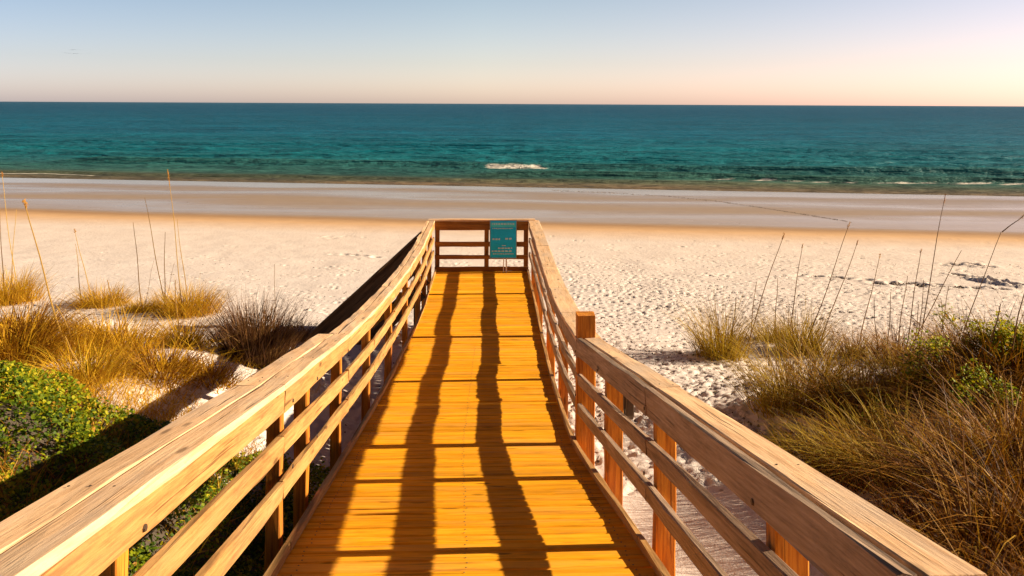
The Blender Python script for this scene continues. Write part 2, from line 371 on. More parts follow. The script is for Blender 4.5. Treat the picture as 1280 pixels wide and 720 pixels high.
for i in range(ns):
    for j in range(nc):
        if float(vn(i*.55, j*.8+2.2)) < .26+.34*(i/ns)**2+.25*(abs(j-5)/5)**2: continue
        a = i*(nc+1)+j; Q.append((a, a+1, a+nc+2, a+nc+1))
tag(link('breaking_foam', V, Q, M_foam, smooth=True), 'short white crest of foam on the small breaking wave', 'foam', kind='stuff')

# ---------------- cloud ----------------
m, N, L, P = newmat('cloud_vapour'); N.remove(P)
pv = N.new('ShaderNodeVolumePrincipled'); pv.inputs['Color'].default_value = (.22, .22, .25, 1); pv.inputs['Density'].default_value = .02
L.new(pv.outputs[0], N['Material Output'].inputs['Volume'])
cp = at_depth(90, 64.5, 6000)
V = []; Q = []
for i in range(9):
    th = math.pi*i/8
    for j in range(20):
        a = 2*math.pi*j/20; k_ = 1+.15*math.sin(3*a+i)
        V.append((cp.x+115*math.sin(th)*math.cos(a)*k_, cp.y+160*math.sin(th)*math.sin(a), cp.z+13*math.cos(th)*k_))
for i in range(8):
    for j in range(20): Q.append((i*20+j, i*20+(j+1) % 20, (i+1)*20+(j+1) % 20, (i+1)*20+j))
tag(link('cloud', V, Q, m), 'single thin grey wisp of cloud low over the sea at left', 'cloud')

# ---------------- boards ----------------
class MB:
    def __init__(s): s.v = []; s.f = []; s.g = []; s.t = []
    def board(s, path, w, h, side=None, ch=.004, tint=None, wob=.0015, grain0=None):
        """box section w (across) x h (thick) swept along path"""
        tint = random.random() if tint is None else tint
        o = Vector((random.uniform(0, 90), random.uniform(0, 90), random.uniform(0, 90)))
        a, b = w/2, h/2
        prof = [(-a+ch, -b), (a-ch, -b), (a, -b+ch), (a, b-ch), (a-ch, b), (-a+ch, b), (-a, b-ch), (-a, -b+ch)]
        n = len(path); base = len(s.v); d = 0
        for i, p in enumerate(path):
            p = Vector(p); T = (Vector(path[min(i+1, n-1)])-Vector(path[max(i-1, 0)])).normalized()
            S = Vector(side) if side is not None else T.cross(Vector((0, 0, 1)))
            S = (S - T*S.dot(T)).normalized(); U = S.cross(T)
            if i: d += (p-Vector(path[i-1])).length
            for (u, v) in prof:
                j = Vector((random.gauss(0, wob), random.gauss(0, wob), random.gauss(0, wob)))
                s.v.append(p+S*u+U*v+j); s.g.append((d+o.x, u+o.y, v+o.z)); s.t.append(tint)
        for i in range(n-1):
            for k in range(8):
                q = base+i*8+k; r = base+i*8+(k+1) % 8
                s.f.append((q, r, r+8, q+8))
        s.f.append(tuple(range(base+7, base-1, -1))); e_ = base+(n-1)*8; s.f.append(tuple(range(e_, e_+8)))
        return s
    def disc(s, c, r, n, hgt=.002, tint=0):
        n = Vector(n).normalized(); a = n.orthogonal().normalized(); b = n.cross(a); base = len(s.v)
        for k in range(6): q = math.pi*k/3; s.v.append(Vector(c)+a*r*math.cos(q)+b*r*math.sin(q)); s.g.append((0, 0, 0)); s.t.append(tint)
        for k in range(6): q = math.pi*k/3; s.v.append(Vector(c)+a*r*.8*math.cos(q)+b*r*.8*math.sin(q)+n*hgt); s.g.append((0, 0, 0)); s.t.append(tint)
        for k in range(6): s.f.append((base+k, base+(k+1) % 6, base+6+(k+1) % 6, base+6+k))
        s.f.append(tuple(base+6+k for k in range(6)))
        return s
    def build(s, name, mat, parent=None):
        return link(name, s.v, s.f, mat, parent, {'gc': ('FLOAT_VECTOR', np.array([tuple(x) for x in s.g])), 'tint': ('FLOAT', np.array(s.t))})

def metal(name, col, rough=.5, met=.8):
    m, N, L, P = newmat(name); n = noise(N, L, None, 40, 3)
    L.new(ramp(N, L, n, [(.3, tuple(c*.6 for c in col)), (.7, col)]), P.inputs['Base Color'])
    P.inputs['Roughness'].default_value = rough; P.inputs['Metallic'].default_value = met
    return m
M_bolt = metal('bolt_steel', (.12, .08, .05), .6, .6)

bw = empty('boardwalk', (0, 4, zd(4)))
tag(bw, 'long wooden boardwalk with orange planks and rails running down to the beach', 'boardwalk')
def span(a, b, step=.45):
    n = max(2, int((b-a)/step)+1); return [a+(b-a)*i/(n-1) for i in range(n)]
# deck planks
mb = MB(); nb = MB(); y = -3.2; i = 0
while y < 18.05:
    wd = .132; g_ = random.uniform(.009, .018)
    c = y+wd/2; dz = random.gauss(0, .001); x0 = cxx(c)-1.05+random.uniform(-.012, .012); x1 = cxx(c)+1.05+random.uniform(-.012, .012)
    sl_ = (zd(c+.1)-zd(c-.1))/.2; sv = Vector((0, -1, -sl_))
    tl = random.gauss(0, .0008)
    xs = [x0, x0+.02, (x0+x1)/2, x1-.02, x1]
    mb.board([(xx, c, zd(c)-.019+dz+tl*(xx-x0)) for xx in xs], wd, .038, side=sv, ch=.009, wob=.0012, tint=min(1, max(0, random.gauss(.5, .28))))
    if y < 12:
        for lx in (-.93, 0, .93):
            for q in (-.035, .035):
                nb.disc((cxx(c)+lx+random.gauss(0, .006), c+q, zd(c+q)+dz+tl*(cxx(c)+lx-x0)+.0025), .0055, (0, sl_*-1, 1), .0015)
    y += (wd+g_); i += 1
mb.build('deck', M_deck, bw)
tag(nb.build('nail_heads', M_bolt, bw), kind='stuff')
# toe boards, side joists
cuts = [-3, 1.9, 4.7, 7.45, 9.1, 11.0, 12.8, 15.0, 18.0]
for sd_ in (-1, 1):
    for a, b in zip(cuts[:-1], cuts[1:]):
        MB().board([(cxx(q)+sd_*1.034, q, zd(q)+.028) for q in span(a+.005, b-.005)], .04, .05, wob=.003).build('toe_board', M_rail, bw)
        MB().board([(cxx(q)+sd_*1.03, q, zd(q)-.155) for q in span(a+.004, b-.004)], .045, .22, wob=.002).build('joist', M_post, bw)
for lx in (-.35, .35):
    MB().board([(cxx(q)+lx, q, zd(q)-.155) for q in span(-3, 18, .8)], .05, .22).build('joist', M_post, bw)

def straight(a, b, fx, fz, n=7):
    p = Vector((fx(a), a, fz(a))); q = Vector((fx(b), b, fz(b)))
    return [tuple(p.lerp(q, i/(n-1))) for i in range(n)]
def railing(sd_, H, posts, lowh, midh, tall=None, pw=(.115, .135), rm=None):
    S1 = lambda q, off: cxx(q)+sd_*off
    for j, p in enumerate(posts):
        ww = .17 if (tall == j) else random.uniform(*pw)
        top = zd(p)+H(p)-.05; z0 = gz(S1(p, 1.2), p)-.25
        if tall == j: top = zd(p)+H(p)+.22
        xc = S1(p, 1.115+ww/2)
        if tall == j: xc = S1(p, 1.058+ww/2)
        po = MB().board([(xc+random.gauss(0, .003), p, z0+(top-z0)*k_/6) for k_ in range(7)], ww, ww*.95, side=(1, 0, 0), ch=.008, wob=.002).build('post', M_post, bw)
        if tall == j: tag(po, 'taller thick square post standing above the handrail')
        # bolt heads on the inner face of the rails
        for hz in (.45*H(p), .86*H(p)) if p < 9 else ():
            MB().disc((S1(p, 1.056 if tall != j else 1.055), p+.02, zd(p)+hz), .014, (-sd_, 0, 0), .006).build('bolt', M_bolt, bw)
    for a, b in zip(cuts[:-1], cuts[1:]):
        for (lo, hi) in (lowh, midh):
            MB().board(straight(a+.004, b-.004, lambda q: S1(q, 1.08), lambda q: zd(q)+H(q)*(lo+hi)/2+random.gauss(0, .004)), .04, H(5)*(hi-lo), ch=.006, wob=.0025).build('rail', rm or M_rail, bw)
pr = [-1.2, .9, 2.9, 4.7, 6.3, 7.5, 10.2, 12.7, 15.9, 17.9]
pl = [-1.0, .9, 2.65, 4.9, 5.75, 7.35, 9.1, 11.0, 12.9, 15.0, 16.4, 17.9]
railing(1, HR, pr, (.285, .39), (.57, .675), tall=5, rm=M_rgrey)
railing(-1, HL, pl, (.315, .42), (.58, .685), pw=(.085, .095))
for a, b in zip(cuts[:-1], cuts[1:]):
    sp_ = span(a+.004, b-.004)
    # right: tall top rail on edge with a flat plank beside it behind a gap
    if a < 7:
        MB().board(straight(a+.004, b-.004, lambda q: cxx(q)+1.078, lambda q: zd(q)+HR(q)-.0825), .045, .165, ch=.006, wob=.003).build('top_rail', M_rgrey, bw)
        MB().board(straight(a+.004, b-.004, lambda q: cxx(q)+1.195, lambda q: zd(q)+HR(q)-.018+.004*math.sin(q*2)), .150, .038, ch=.006, wob=.003).build('handrail', M_cap, bw)
    else:
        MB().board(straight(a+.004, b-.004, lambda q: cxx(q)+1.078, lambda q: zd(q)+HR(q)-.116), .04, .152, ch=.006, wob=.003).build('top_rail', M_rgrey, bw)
        MB().board(straight(a+.004, b-.004, lambda q: cxx(q)+1.165, lambda q: zd(q)+HR(q)-.018), .24, .038, ch=.006, wob=.003).build('handrail', M_cap, bw)
    # left: top rail under two cap planks
    MB().board(straight(a+.004, b-.004, lambda q: cxx(q)-1.078, lambda q: zd(q)+HL(q)-.101), .042, .125, ch=.006, wob=.003).build('top_rail', M_rail, bw)
    MB().board(straight(a+.004, b-.004, lambda q: cxx(q)-(1.125 if a < 7 else 1.108), lambda q: zd(q)+HL(q)-.018), .148 if a < 7 else .114, .038, ch=.009, wob=.003).build('handrail', M_cap, bw)
    MB().board(straight(a+.004, b-.004, lambda q: cxx(q)-(1.276 if a < 7 else 1.209), lambda q: zd(q)+HL(q)-.022), .145 if a < 7 else .08, .038, ch=.007, wob=.003).build('handrail', M_cap, bw)
for sd_, H, lst, offs in ((1, HR, pr, (1.15, 1.23)), (-1, HL, pl, (1.09, 1.16, 1.24, 1.31))):
    for p in lst:
        if 1 < p < 7.4:
            for of in offs:
                for dq in (-.03, .035):
                    MB().disc((cxx(p)+sd_*of, p+dq+random.gauss(0, .006), zd(p)+H(p)+.004), .0055, (0, 0, 1), .0015).build('screw', M_bolt, bw)
# end railing
ye = 18.0
for xx in (-1.0, -.02+.13, 1.0):
    MB().board([(xx+.0, ye+.07, zd(18)-1.6+(1.6+1.08)*k_/4) for k_ in range(5)], .10, .10, side=(1, 0, 0), ch=.006).build('post', M_end, bw)
for (lo, hi) in ((.0, .10), (.27, .36), (.55, .66), (.92, 1.12)):
    MB().board([(xx, ye-.003, zd(18)+(lo+hi)/2+.01) for xx in np.linspace(-1.05, 1.05, 6)], .04, hi-lo, ch=.005, wob=.003).build('end_rail', M_end, bw)
MB().board([(xx, ye+.05, zd(18)+1.155) for xx in np.linspace(-1.2, 1.2, 6)], .17, .035, ch=.005, wob=.003).build('handrail', M_cap, bw)
# stair going down to the sand at the left of the far end
YS = 16.25; A = Vector((-1.22, YS, 3.40)); B = Vector((-3.44, YS, 1.36)); D = B-A
P_ = lambda f_, dz: tuple(A+D*f_+Vector((0, 0, dz)))
fs = [i/10 for i in range(11)]
MB().board([P_(q, -.215) for q in fs], .045, .30, wob=.003).build('stair_rail', M_dark, bw)
MB().board([P_(q, -.006) for q in fs], .14, .035, wob=.003).build('stair_handrail', M_dark, bw)
MB().board([P_(q, -.66) for q in fs], .045, .13, wob=.003).build('stair_rail', M_dark, bw)
MB().board([P_(q, -1.24) for q in fs[:-1]], .05, .24, wob=.003).build('stringer', M_dark, bw)
MB().board([(p[0], p[1]+1.3, p[2]) for p in (P_(q, -1.24) for q in fs[:-1])], .05, .24, wob=.003).build('stringer', M_dark, bw)
for q in (.05, .5, .95):
    p = Vector(P_(q, 0)); z0 = gz(p.x, p.y)-.3
    MB().board([(p.x, p.y+.07, z0+(p.z-.06-z0)*k_/3) for k_ in range(4)], .09, .09, side=(1, 0, 0)).build('stair_post', M_dark, bw)
for k_ in range(7):
    q = (k_+.6)/8; p = Vector(P_(q, -1.13))
    MB().board([(p.x, p.y+.03, p.z), (p.x, p.y+1.27, p.z)], .28, .038, side=(1, 0, 0)).build('step', M_deck, bw)
# dark bracket bolted under the right top rail
mb = MB(); bx_, by_, bz_ = cxx(5.55)+1.13, 5.5, zd(5.5)+HR(5.5)-.20
pts = [(bx_, by_-.055, bz_+.03), (bx_, by_-.055, bz_-.10), (bx_, by_-.03, bz_-.13), (bx_, by_+.03, bz_-.13), (bx_, by_+.055, bz_-.10), (bx_, by_+.055, bz_+.03)]
mb.board(pts, .05, .025, side=(1, 0, 0), ch=.003)
mb.build('bracket', M_bolt, bw)

# ---------------- sign ----------------
def solid(name, col, rough=.5, met=0.0, var=.12):
    m, N, L, P = newmat(name); n = noise(N, L, None, 6, 4)
    L.new(ramp(N, L, n, [(.3, tuple(c*(1-var) for c in col)), (.7, col)]), P.inputs['Base Color'])
    P.inputs['Roughness'].default_value = rough; P.inputs['Metallic'].default_value = met
    return m
M_blue = solid('sign_blue', (.0, .56, 1.0), .8); M_pale = solid('sign_print', (.45, .72, .78), .5); M_white = solid('white_plastic', (.75, .70, .66), .5)
M_teal = solid('sign_teal', (.05, .75, .85), .6); M_edge = solid('sign_edge', (.30, .34, .36), .4, .5)
def boxm(lst):
    V = []; Fc = []
    for (x0, x1, y0, y1, z0, z1) in lst:
        b_ = len(V); V += [(x, y, z) for x in (x0, x1) for y in (y0, y1) for z in (z0, z1)]
        Fc += [tuple(b_+q for q in f_) for f_ in ((0, 1, 3, 2), (4, 6, 7, 5), (0, 4, 5, 1), (2, 3, 7, 6), (0, 2, 6, 4), (1, 5, 7, 3))]
    return V, Fc
SY = 17.93; s0 = at_depth(613, 276, SY); s1_ = at_depth(645, 322, SY)
sg = empty('beach_sign', ((s0.x+s1_.x)/2, SY, s1_.z)); tag(sg, 'blue notice board with pale printing hung on the end railing', 'sign')
x0, x1, z0, z1 = s0.x, s1_.x, s1_.z, s0.z; Wg = x1-x0; Hg = z1-z0
link('panel', *boxm([(x0, x1, SY-.012, SY+.012, z0, z1)]), M_blue, sg)
fr = [(x0-.015, x0, SY-.018, SY+.016, z0-.015, z1+.015), (x1, x1+.015, SY-.018, SY+.016, z0-.015, z1+.015), (x0+.001, x1-.001, SY-.017, SY+.015, z1, z1+.014), (x0+.001, x1-.001, SY-.017, SY+.015, z0-.014, z0)]
link('frame', *boxm(fr), M_edge, sg)
link('header_band', *boxm([(x0+.02*Wg, x1-.02*Wg, SY-.0165, SY-.0122, z1-.17*Hg, z1-.04*Hg)]), M_teal, sg)
def marks(rows_):          # rows of small irregular letter-like dashes, too small to read in the photo
    out = []
    for (za, zb, xa, xb, wl) in rows_:
        q = x0+xa*Wg
        while q < x0+xb*Wg-wl*.4:
            ww = wl*random.uniform(.5, 1.2); out.append((q, min(q+ww, x0+xb*Wg), SY-.0205, SY-.0168, z1-zb*Hg+random.uniform(0, .004), z1-za*Hg)); q += ww+wl*.35
    return out
link('heading', *boxm(marks([(.06, .105, .06, .94, .045)])), M_pale, sg)
for row in [(.19, .22, .08, .9, .03), (.47, .52, .08, .38, .05), (.46, .51, .58, .86, .07), (.66, .68, .45, .60, .15), (.72, .76, .30, .85, .05), (.80, .84, .06, .9, .06), (.88, .91, .1, .9, .03)]:
    link('text_line', *boxm(marks([row])), M_pale, sg)
zg = zd(17.8)
link('leg', *boxm([(x0+.50*Wg, x0+.53*Wg, SY-.03, SY-.005, zg, z0-.015)]), M_white, sg)
link('leg', *boxm([(x0+.60*Wg, x0+.65*Wg, SY-.03, SY-.005, zg, z0-.015)]), M_white, sg)

# ---------------- vegetation ----------------
def blades(bx, by, h, az, lean, curl, wd, seg=4, z=None):
    """arrays -> verts, quads. each blade a tapered bent ribbon"""
    n = len(bx); z = ground(bx, by)-.03 if z is None else z
    ts = np.linspace(0, 1, seg+1)
    dx, dy = np.cos(az), np.sin(az)
    fa = az+np.pi/2+rng.normal(0, .7, n); wx, wy = np.cos(fa), np.sin(fa)
    V = np.zeros((n, seg+1, 2, 3))
    for i, t in enumerate(ts):
        out = h*(lean*t + curl*t*t); hh = h*(t - .38*curl*t**3)
        w_ = wd*(1-t**1.6)*.5+.0006
        cx_, cy_, cz_ = bx+dx*out, by+dy*out, z+hh
        for s_, k in ((-1, 0), (1, 1)):
            V[:, i, k, 0] = cx_+wx*w_*s_; V[:, i, k, 1] = cy_+wy*w_*s_; V[:, i, k, 2] = cz_
    base = np.arange(n)[:, None]*(seg+1)*2; i = np.arange(seg)[None]*2
    a = base+i; Q = np.stack([a, a+1, a+3, a+2], 2).reshape(-1, 4)
    return V.reshape(-1, 3), Q, (seg+1)*2
def clump(name, label, cat, group, px, py, r, h, n, mat, lean=.35, curl=.5, wind=0., wd=.011, flat=1., parts='leaves', stalks=(), tintb=0.):
    p = at_ground(px, py); ro = empty(name, (p.x, p.y, gz(p.x, p.y))); tag(ro, label, cat, group); n = int(n*(2.4 if p.x < 0 else 1.5))
    h *= 1.08 if p.x < 0 else 1.2; r *= 1.1
    rr_ = r*np.sqrt(rng.random(n))*rng.uniform(.5, 1, n); a = rng.uniform(0, 2*np.pi, n)
    bx = p.x+rr_*np.cos(a); by = p.y+rr_*np.sin(a)*flat
    az = a+rng.normal(0, .9, n); hh = h*1.18*rng.beta(3, 2.0, n)*1.25*(1-.35*(rr_/r))
    V, Q, m_ = blades(bx, by, hh, az, lean*rng.uniform(.2, 1.3, n)+.35*rr_/r, curl*rng.uniform(0, 1.3, n), wd*rng.uniform(.6, 1.3, n))
    if wind: V[:, 0] += wind*np.clip(V[:, 2]-ro.location.z, 0, 9)
    ti = np.clip(np.repeat(rng.random(n), m_)+tintb, 0, 1)
    link_np(parts, V, Q, mat, ro, {'tint': ('FLOAT', ti)})
    for st in stalks: stalk(ro, *st)
    return ro
def tube(pts, rad, ns=5):
    V = []; Fc = []
    for i, p in enumerate(pts):
        T = (Vector(pts[min(i+1, len(pts)-1)])-Vector(pts[max(i-1, 0)])).normalized(); a = T.orthogonal().normalized(); b = T.cross(a)
        for k in range(ns): q = 2*math.pi*k/ns; V.append(Vector(p)+(a*math.cos(q)+b*math.sin(q))*rad[i])
    for i in range(len(pts)-1):
        for k in range(ns): Fc.append((i*ns+k, i*ns+(k+1) % ns, (i+1)*ns+(k+1) % ns, (i+1)*ns+k))
    return V, Fc
def stalk(ro, bx, by, tx, ty, bend=0, head=0., r=.0125, mat=None, dy=0):
    Yd = ro.location.y+dy
    b_ = at_depth(bx, by, Yd); t_ = at_depth(tx, ty, Yd-.1)
    b_.z = min(b_.z, gz(b_.x, b_.y))-.02 if b_.z-gz(b_.x, b_.y) < .9 else b_.z
    n = 9; pts = []
    for i in range(n):
        f_ = i/(n-1); p = b_.lerp(t_, f_); p.x += bend*math.sin(math.pi*f_)*.5*(t_-b_).length + .01*math.sin(f_*9+bx); pts.append(p)
    V, Fc = tube(pts, [r*(1-.6*i/(n-1)) for i in range(n)])
    s_ = link('stalk', V, Fc, mat or (M_stalkd if ro.location.x > 0 else M_stalk), ro, {'tint': ('FLOAT', np.full(len(V), random.random()))})
    if head:
        V = []; Q = []; T = (pts[-1]-pts[-3]).normalized()
        for k in range(70 if head > .3 else 40):
            f_ = random.random(); c = pts[-1]-T*head*f_; w_ = .035*math.sin(math.pi*min(1, f_*.85+.1))
            c = c+Vector((random.gauss(0, w_*.33), random.gauss(0, w_*.33), random.gauss(0, .01))); d_ = (T+Vector((random.gauss(0, .35), random.gauss(0, .35), random.gauss(0, .3)))).normalized()
            sdv = d_.orthogonal().normalized(); b0 = len(V); l_ = random.uniform(.02, .04)
            V += [c-d_*l_*.5, c+sdv*l_*.22, c+d_*l_*.5, c-sdv*l_*.22]; Q.append((b0, b0+1, b0+2, b0+3))
        h_ = link('seed_head', V, Q, M_seed, None, {'tint': ('FLOAT', np.full(len(V), random.random()))}); h_.parent = s_
GR = 'clumps of grass on the right dune'; GL = 'clumps of grass on the left dune'
# right dune (name, label, category, px, py, radius, height, count, material, ...)
clump('grass_tuft', 'upright olive green tuft standing apart, nearest to the boardwalk on the right dune', 'grass tuft', GR, 900, 447, .50, .98, 420, M_olive, lean=.25, stalks=[(912, 447, 920, 372), (929, 420, 980, 292, -.02, .12), (935, 420, 945, 352)])
clump('grass_tuft', 'low brownish tuft just behind the olive tuft on the right dune', 'grass tuft', GR, 962, 426, .4, .42, 260, M_olive, stalks=[(968, 412, 972, 348), (985, 410, 1003, 305, 0, .1)])
clump('grass_tuft', 'tall green gold tuft with two long leaning stalks in front of the footprints', 'grass tuft', GR, 1002, 440, .50, .80, 420, M_olive, lean=.3, stalks=[(1003, 410, 1062, 278, .02, .14), (1019, 428, 1073, 300, .01, .1)])
clump('grass_tuft', 'small dark brown tuft on sand between the tall green gold tuft and the stalk thicket', 'grass tuft', GR, 1068, 446, .32, .55, 240, M_brown, stalks=[(1070, 438, 1101, 317, -.01, .1)])
clump('sea_oats', 'thicket of long thin crossing stalks in the middle of the right dune', 'grass tuft', GR, 1122, 455, .50, .66, 420, M_brown, lean=.3, stalks=[(1128, 445, 1202, 313, -.01, .0), (1130, 440, 1151, 311, 0, .1), (1147, 445, 1182, 243, -.02, .18), (1108, 440, 1114, 365), (1118, 440, 1134, 345), (1145, 450, 1155, 350), (1098, 440, 1092, 372), (1140, 445, 1149, 380)])
clump('sea_oats', 'sparse brown tuft carrying the nodding seed head near the right edge', 'grass tuft', GR, 1192, 442, .42, .6, 320, M_brown, stalks=[(1196, 430, 1252, 290, -.03, 0.), (1252, 290, 1284, 266, .03, .22), (1172, 430, 1186, 358), (1182, 432, 1176, 372)])
clump('grass_tuft', 'brown drooping grass at the right edge below the leafy green bush', 'grass tuft', GR, 1262, 478, .55, .75, 420, M_brown, lean=.5, curl=.9, stalks=[(1255, 425, 1280, 365), (1225, 440, 1250, 380)])
clump('grass_tuft', 'big golden brown mound of arching grass closest to the handrail', 'grass tuft', GR, 1000, 508, .62, .80, 620, M_olive, lean=.4, curl=.8)
clump('grass_tuft', 'tangled rusty brown grass directly right of the big golden mound', 'grass tuft', GR, 1075, 520, .55, .72, 520, M_brown, lean=.5, curl=.9, tintb=.15)
clump('grass_tuft', 'olive gold grass mound wrapped by green vine leaves in mid dune', 'grass tuft', GR, 1145, 505, .50, .62, 480, M_olive, lean=.5, curl=.9)
clump('grass_tuft', 'dark reddish brown grass behind the upper vine', 'grass tuft', GR, 1208, 490, .50, .7, 460, M_brown, lean=.5, curl=.9)
clump('grass_tuft', 'small straw tuft at the foot of the golden mound beside the handrail', 'grass tuft', GR, 985, 565, .28, .26, 260, M_olive, lean=.5, curl=.9)
clump('grass_tuft', 'olive and rust grass sweeping down below the golden mound', 'grass tuft', GR, 1062, 588, .45, .45, 560, M_olive, lean=.5, curl=1.0, tintb=-.1)
clump('grass_tuft', 'shaggy olive brown grass in the centre of the lower right dune', 'grass tuft', GR, 1130, 600, .50, .60, 560, M_olive, lean=.5, curl=1.0, tintb=.1)
clump('grass_tuft', 'brown grass under the trailing vine at lower right', 'grass tuft', GR, 1205, 610, .45, .55, 480, M_brown, lean=.5, curl=1.)
clump('grass_tuft', 'dim brown grass cut by the right edge of the photo at mid height', 'grass tuft', GR, 1272, 575, .50, .62, 480, M_brown, lean=.5, curl=1.)
clump('grass_tuft', 'dark grass beside the handrail near the bottom of the photo', 'grass tuft', GR, 1130, 672, .32, .28, 420, M_brown, lean=.55, curl=1.)
clump('grass_tuft', 'loose bent brown stems over dark ground at bottom right', 'grass tuft', GR, 1220, 700, .4, .5, 360, M_brown, lean=.4, curl=1.1, wd=.009, stalks=[(1215, 690, 1160, 560, .1), (1222, 690, 1205, 540, -.05), (1232, 695, 1275, 600, .05)])
clump('grass_tuft', 'dark grass in the bottom right corner of the photo', 'grass tuft', GR, 1285, 665, .45, .55, 420, M_brown, lean=.5, curl=1.)
# left dune
clump('grass_tuft', 'golden tuft at the far left edge on the dune crest', 'grass tuft', GL, 12, 378, .75, .78, 520, M_gold, lean=.35, wind=-.1, stalks=[(25, 350, 2, 215, -.02, .12), (6, 350, -2, 240), (12, 350, 20, 262)])
clump('grass_tuft', 'rounded golden tuft on the dune crest between the edge tuft and the seed head tuft', 'grass tuft', GL, 128, 382, .60, .50, 420, M_gold, lean=.6, wind=-.05, stalks=[(117, 352, 93, 287, 0, .08), (102, 370, 95, 305)])
clump('sea_oats', 'wide golden tuft whose tall stalk carries a red brown seed head', 'grass tuft', GL, 236, 392, .70, .66, 560, M_gold, lean=.5, stalks=[(228, 372, 210, 212, .01, .38), (237, 372, 221, 274), (208, 380, 181, 247), (206, 365, 206, 290), (178, 372, 167, 278)])
clump('grass_tuft', 'thin low straw patch linking the rounded tuft and the seed head tuft', 'grass tuft', GL, 180, 388, .5, .32, 260, M_gold, lean=.5, stalks=[(180, 352, 192, 326, 0, 0, .006, M_twig), (205, 352, 218, 328, 0, 0, .006, M_twig)])
clump('dry_brush', 'dense dark brown brush with bare twigs beside the left handrail', 'dry bush', None, 322, 452, .48, .78, 800, M_twig, lean=.25, curl=.3, parts='twigs', stalks=[(342, 400, 344, 330, 0, 0, .006, M_twig), (318, 440, 310, 370, 0, 0, .007, M_twig), (300, 440, 296, 380, 0, 0, .007, M_twig)])
clump('dry_brush', 'small brown scrub behind the ramp rail, right of the dark brush', 'dry bush', None, 372, 425, .4, .40, 300, M_twig, lean=.4, parts='twigs')
clump('grass_tuft', 'large rusty gold clump at the left edge below the crest', 'grass tuft', GL, 14, 452, .50, .62, 620, M_gold, lean=.4, curl=.7, tintb=-.25)
clump('sea_oats', 'sparse tuft with one long green gold stalk leaning left', 'grass tuft', GL, 88, 440, .40, .32, 260, M_gold, lean=.4, tintb=-.1, stalks=[(84, 425, 31, 250, -.02, .1, .012), (108, 458, 70, 380)])
clump('grass_tuft', 'light straw tuft in the open sand of the left dune', 'grass tuft', GL, 148, 440, .45, .50, 340, M_gold, lean=.4, curl=.7, stalks=[(160, 435, 135, 350), (170, 440, 150, 375)])
clump('grass_tuft', 'thin straw tuft left of the dark brush', 'grass tuft', GL, 228, 432, .35, .42, 240, M_gold, lean=.5, curl=.7, tintb=-.15, stalks=[(225, 420, 218, 350)])
clump('grass_tuft', 'short yellow tuft growing out of the leafy ground cover', 'grass tuft', GL, 104, 478, .35, .40, 300, M_gold, lean=.5, curl=.8, tintb=.1, stalks=[(112, 478, 80, 420)])
clump('grass_tuft', 'single thin green shoot rising from the ground cover near the left edge', 'grass tuft', GL, 20, 505, .08, .42, 30, M_olive, lean=.12, tintb=.2)
clump('grass_tuft', 'brown straw between the ground cover and the dark brush', 'grass tuft', GL, 200, 468, .45, .34, 340, M_gold, lean=.6, curl=.9, tintb=-.3)
clump('grass_tuft', 'orange brown straw along the left handrail under the dark brush', 'grass tuft', GL, 262, 472, .35, .26, 260, M_gold, lean=.6, curl=.9, tintb=-.25)

# uncountable low growth
def scatter(region, n, dens, h, mat, name, label, seed=0, tintb=0, wd=.007, curl=.9, lean=.6):
    xa, xb, ya, yb = region
    x = rng.uniform(xa, xb, n*3); y = rng.uniform(ya, yb, n*3); k_ = rng.random(n*3) < dens(x, y); x = x[k_][:n]; y = y[k_][:n]; m_ = len(x)
    hx = np.where(x > 0, .5+.5*ss(x, 2.2, 3.6), 1)
    V, Q, q = blades(x, y, hx*h*rng.uniform(.4, 1.3, m_)*(.5+fbm(x*.9, y*.9, 2, 3)), rng.uniform(0, 6.28, m_), lean*rng.uniform(.2, 1.4, m_), curl*rng.uniform(0, 1.2, m_), wd*rng.uniform(.5, 1.3, m_), 3)
    ti = np.clip(np.repeat(rng.random(m_)*.7+.5*(fbm(x*1.1+5, y*1.1, 2, 5)-.3), q)+tintb, 0, 1)
    tag(link_np(name, V, Q, mat, None, {'tint': ('FLOAT', ti)}), label, 'ground cover', kind='stuff')
scatter((2.1, 11, 1.0, 10.8), 52000, lambda x, y: ss(fbm(x*.8, y*.8, 3, 4), .34, .50)*ss(x-.08*y, 2.0, 3.8)*(1-ss(y, 8.8, 10.8)), .38, M_brown, 'undergrowth', 'tangle of dry brown grass covering the right dune', tintb=.1)
scatter((-12, -1.7, 6.6, 13.2), 26000, lambda x, y: ss(fbm(x*.8, y*.8, 3, 4), .36, .58)*ss(-x, 1.8, 2.8)*(1-ss(y, 11.8, 13.2)), .20, M_gold, 'straw', 'thin scattered straw over the sand of the left dune')
scatter((-7, -1.5, 4.0, 8.8), 11000, lambda x, y: ss(fbm(x*1.1+3, y*1.1, 3, 6), .40, .6)*ss(-x, 1.5, 2.4), .2, M_brown, 'dead_stems', 'short brown stems mixed in behind the green ground cover', tintb=.2)

def leaves(P, size, tint, name, mat, parent=None):
    n = len(P); nrm = rng.normal(0, .55, (n, 3)); nrm[:, 2] += 1; nrm[:, 0] += .35; nrm /= np.linalg.norm(nrm, axis=1)[:, None]
    a = np.cross(nrm, rng.normal(0, 1, (n, 3))); a /= np.linalg.norm(a, axis=1)[:, None]; b = np.cross(nrm, a)
    V = np.zeros((n, 6, 3)); sh = [(1, 0, -.1), (.45, .42, .1), (-.5, .40, .08), (-1, 0, -.05), (-.5, -.40, .08), (.45, -.42, .1)]
    for i, (u, v, q) in enumerate(sh): V[:, i] = P + a*(u*size)[:, None]+b*(v*size*1.25)[:, None]+nrm*(q*size)[:, None]
    Q = np.arange(n*6).reshape(n, 6)
    return link_np(name, V.reshape(-1, 3), Q, mat, parent, {'tint': ('FLOAT', np.repeat(tint, 6))})
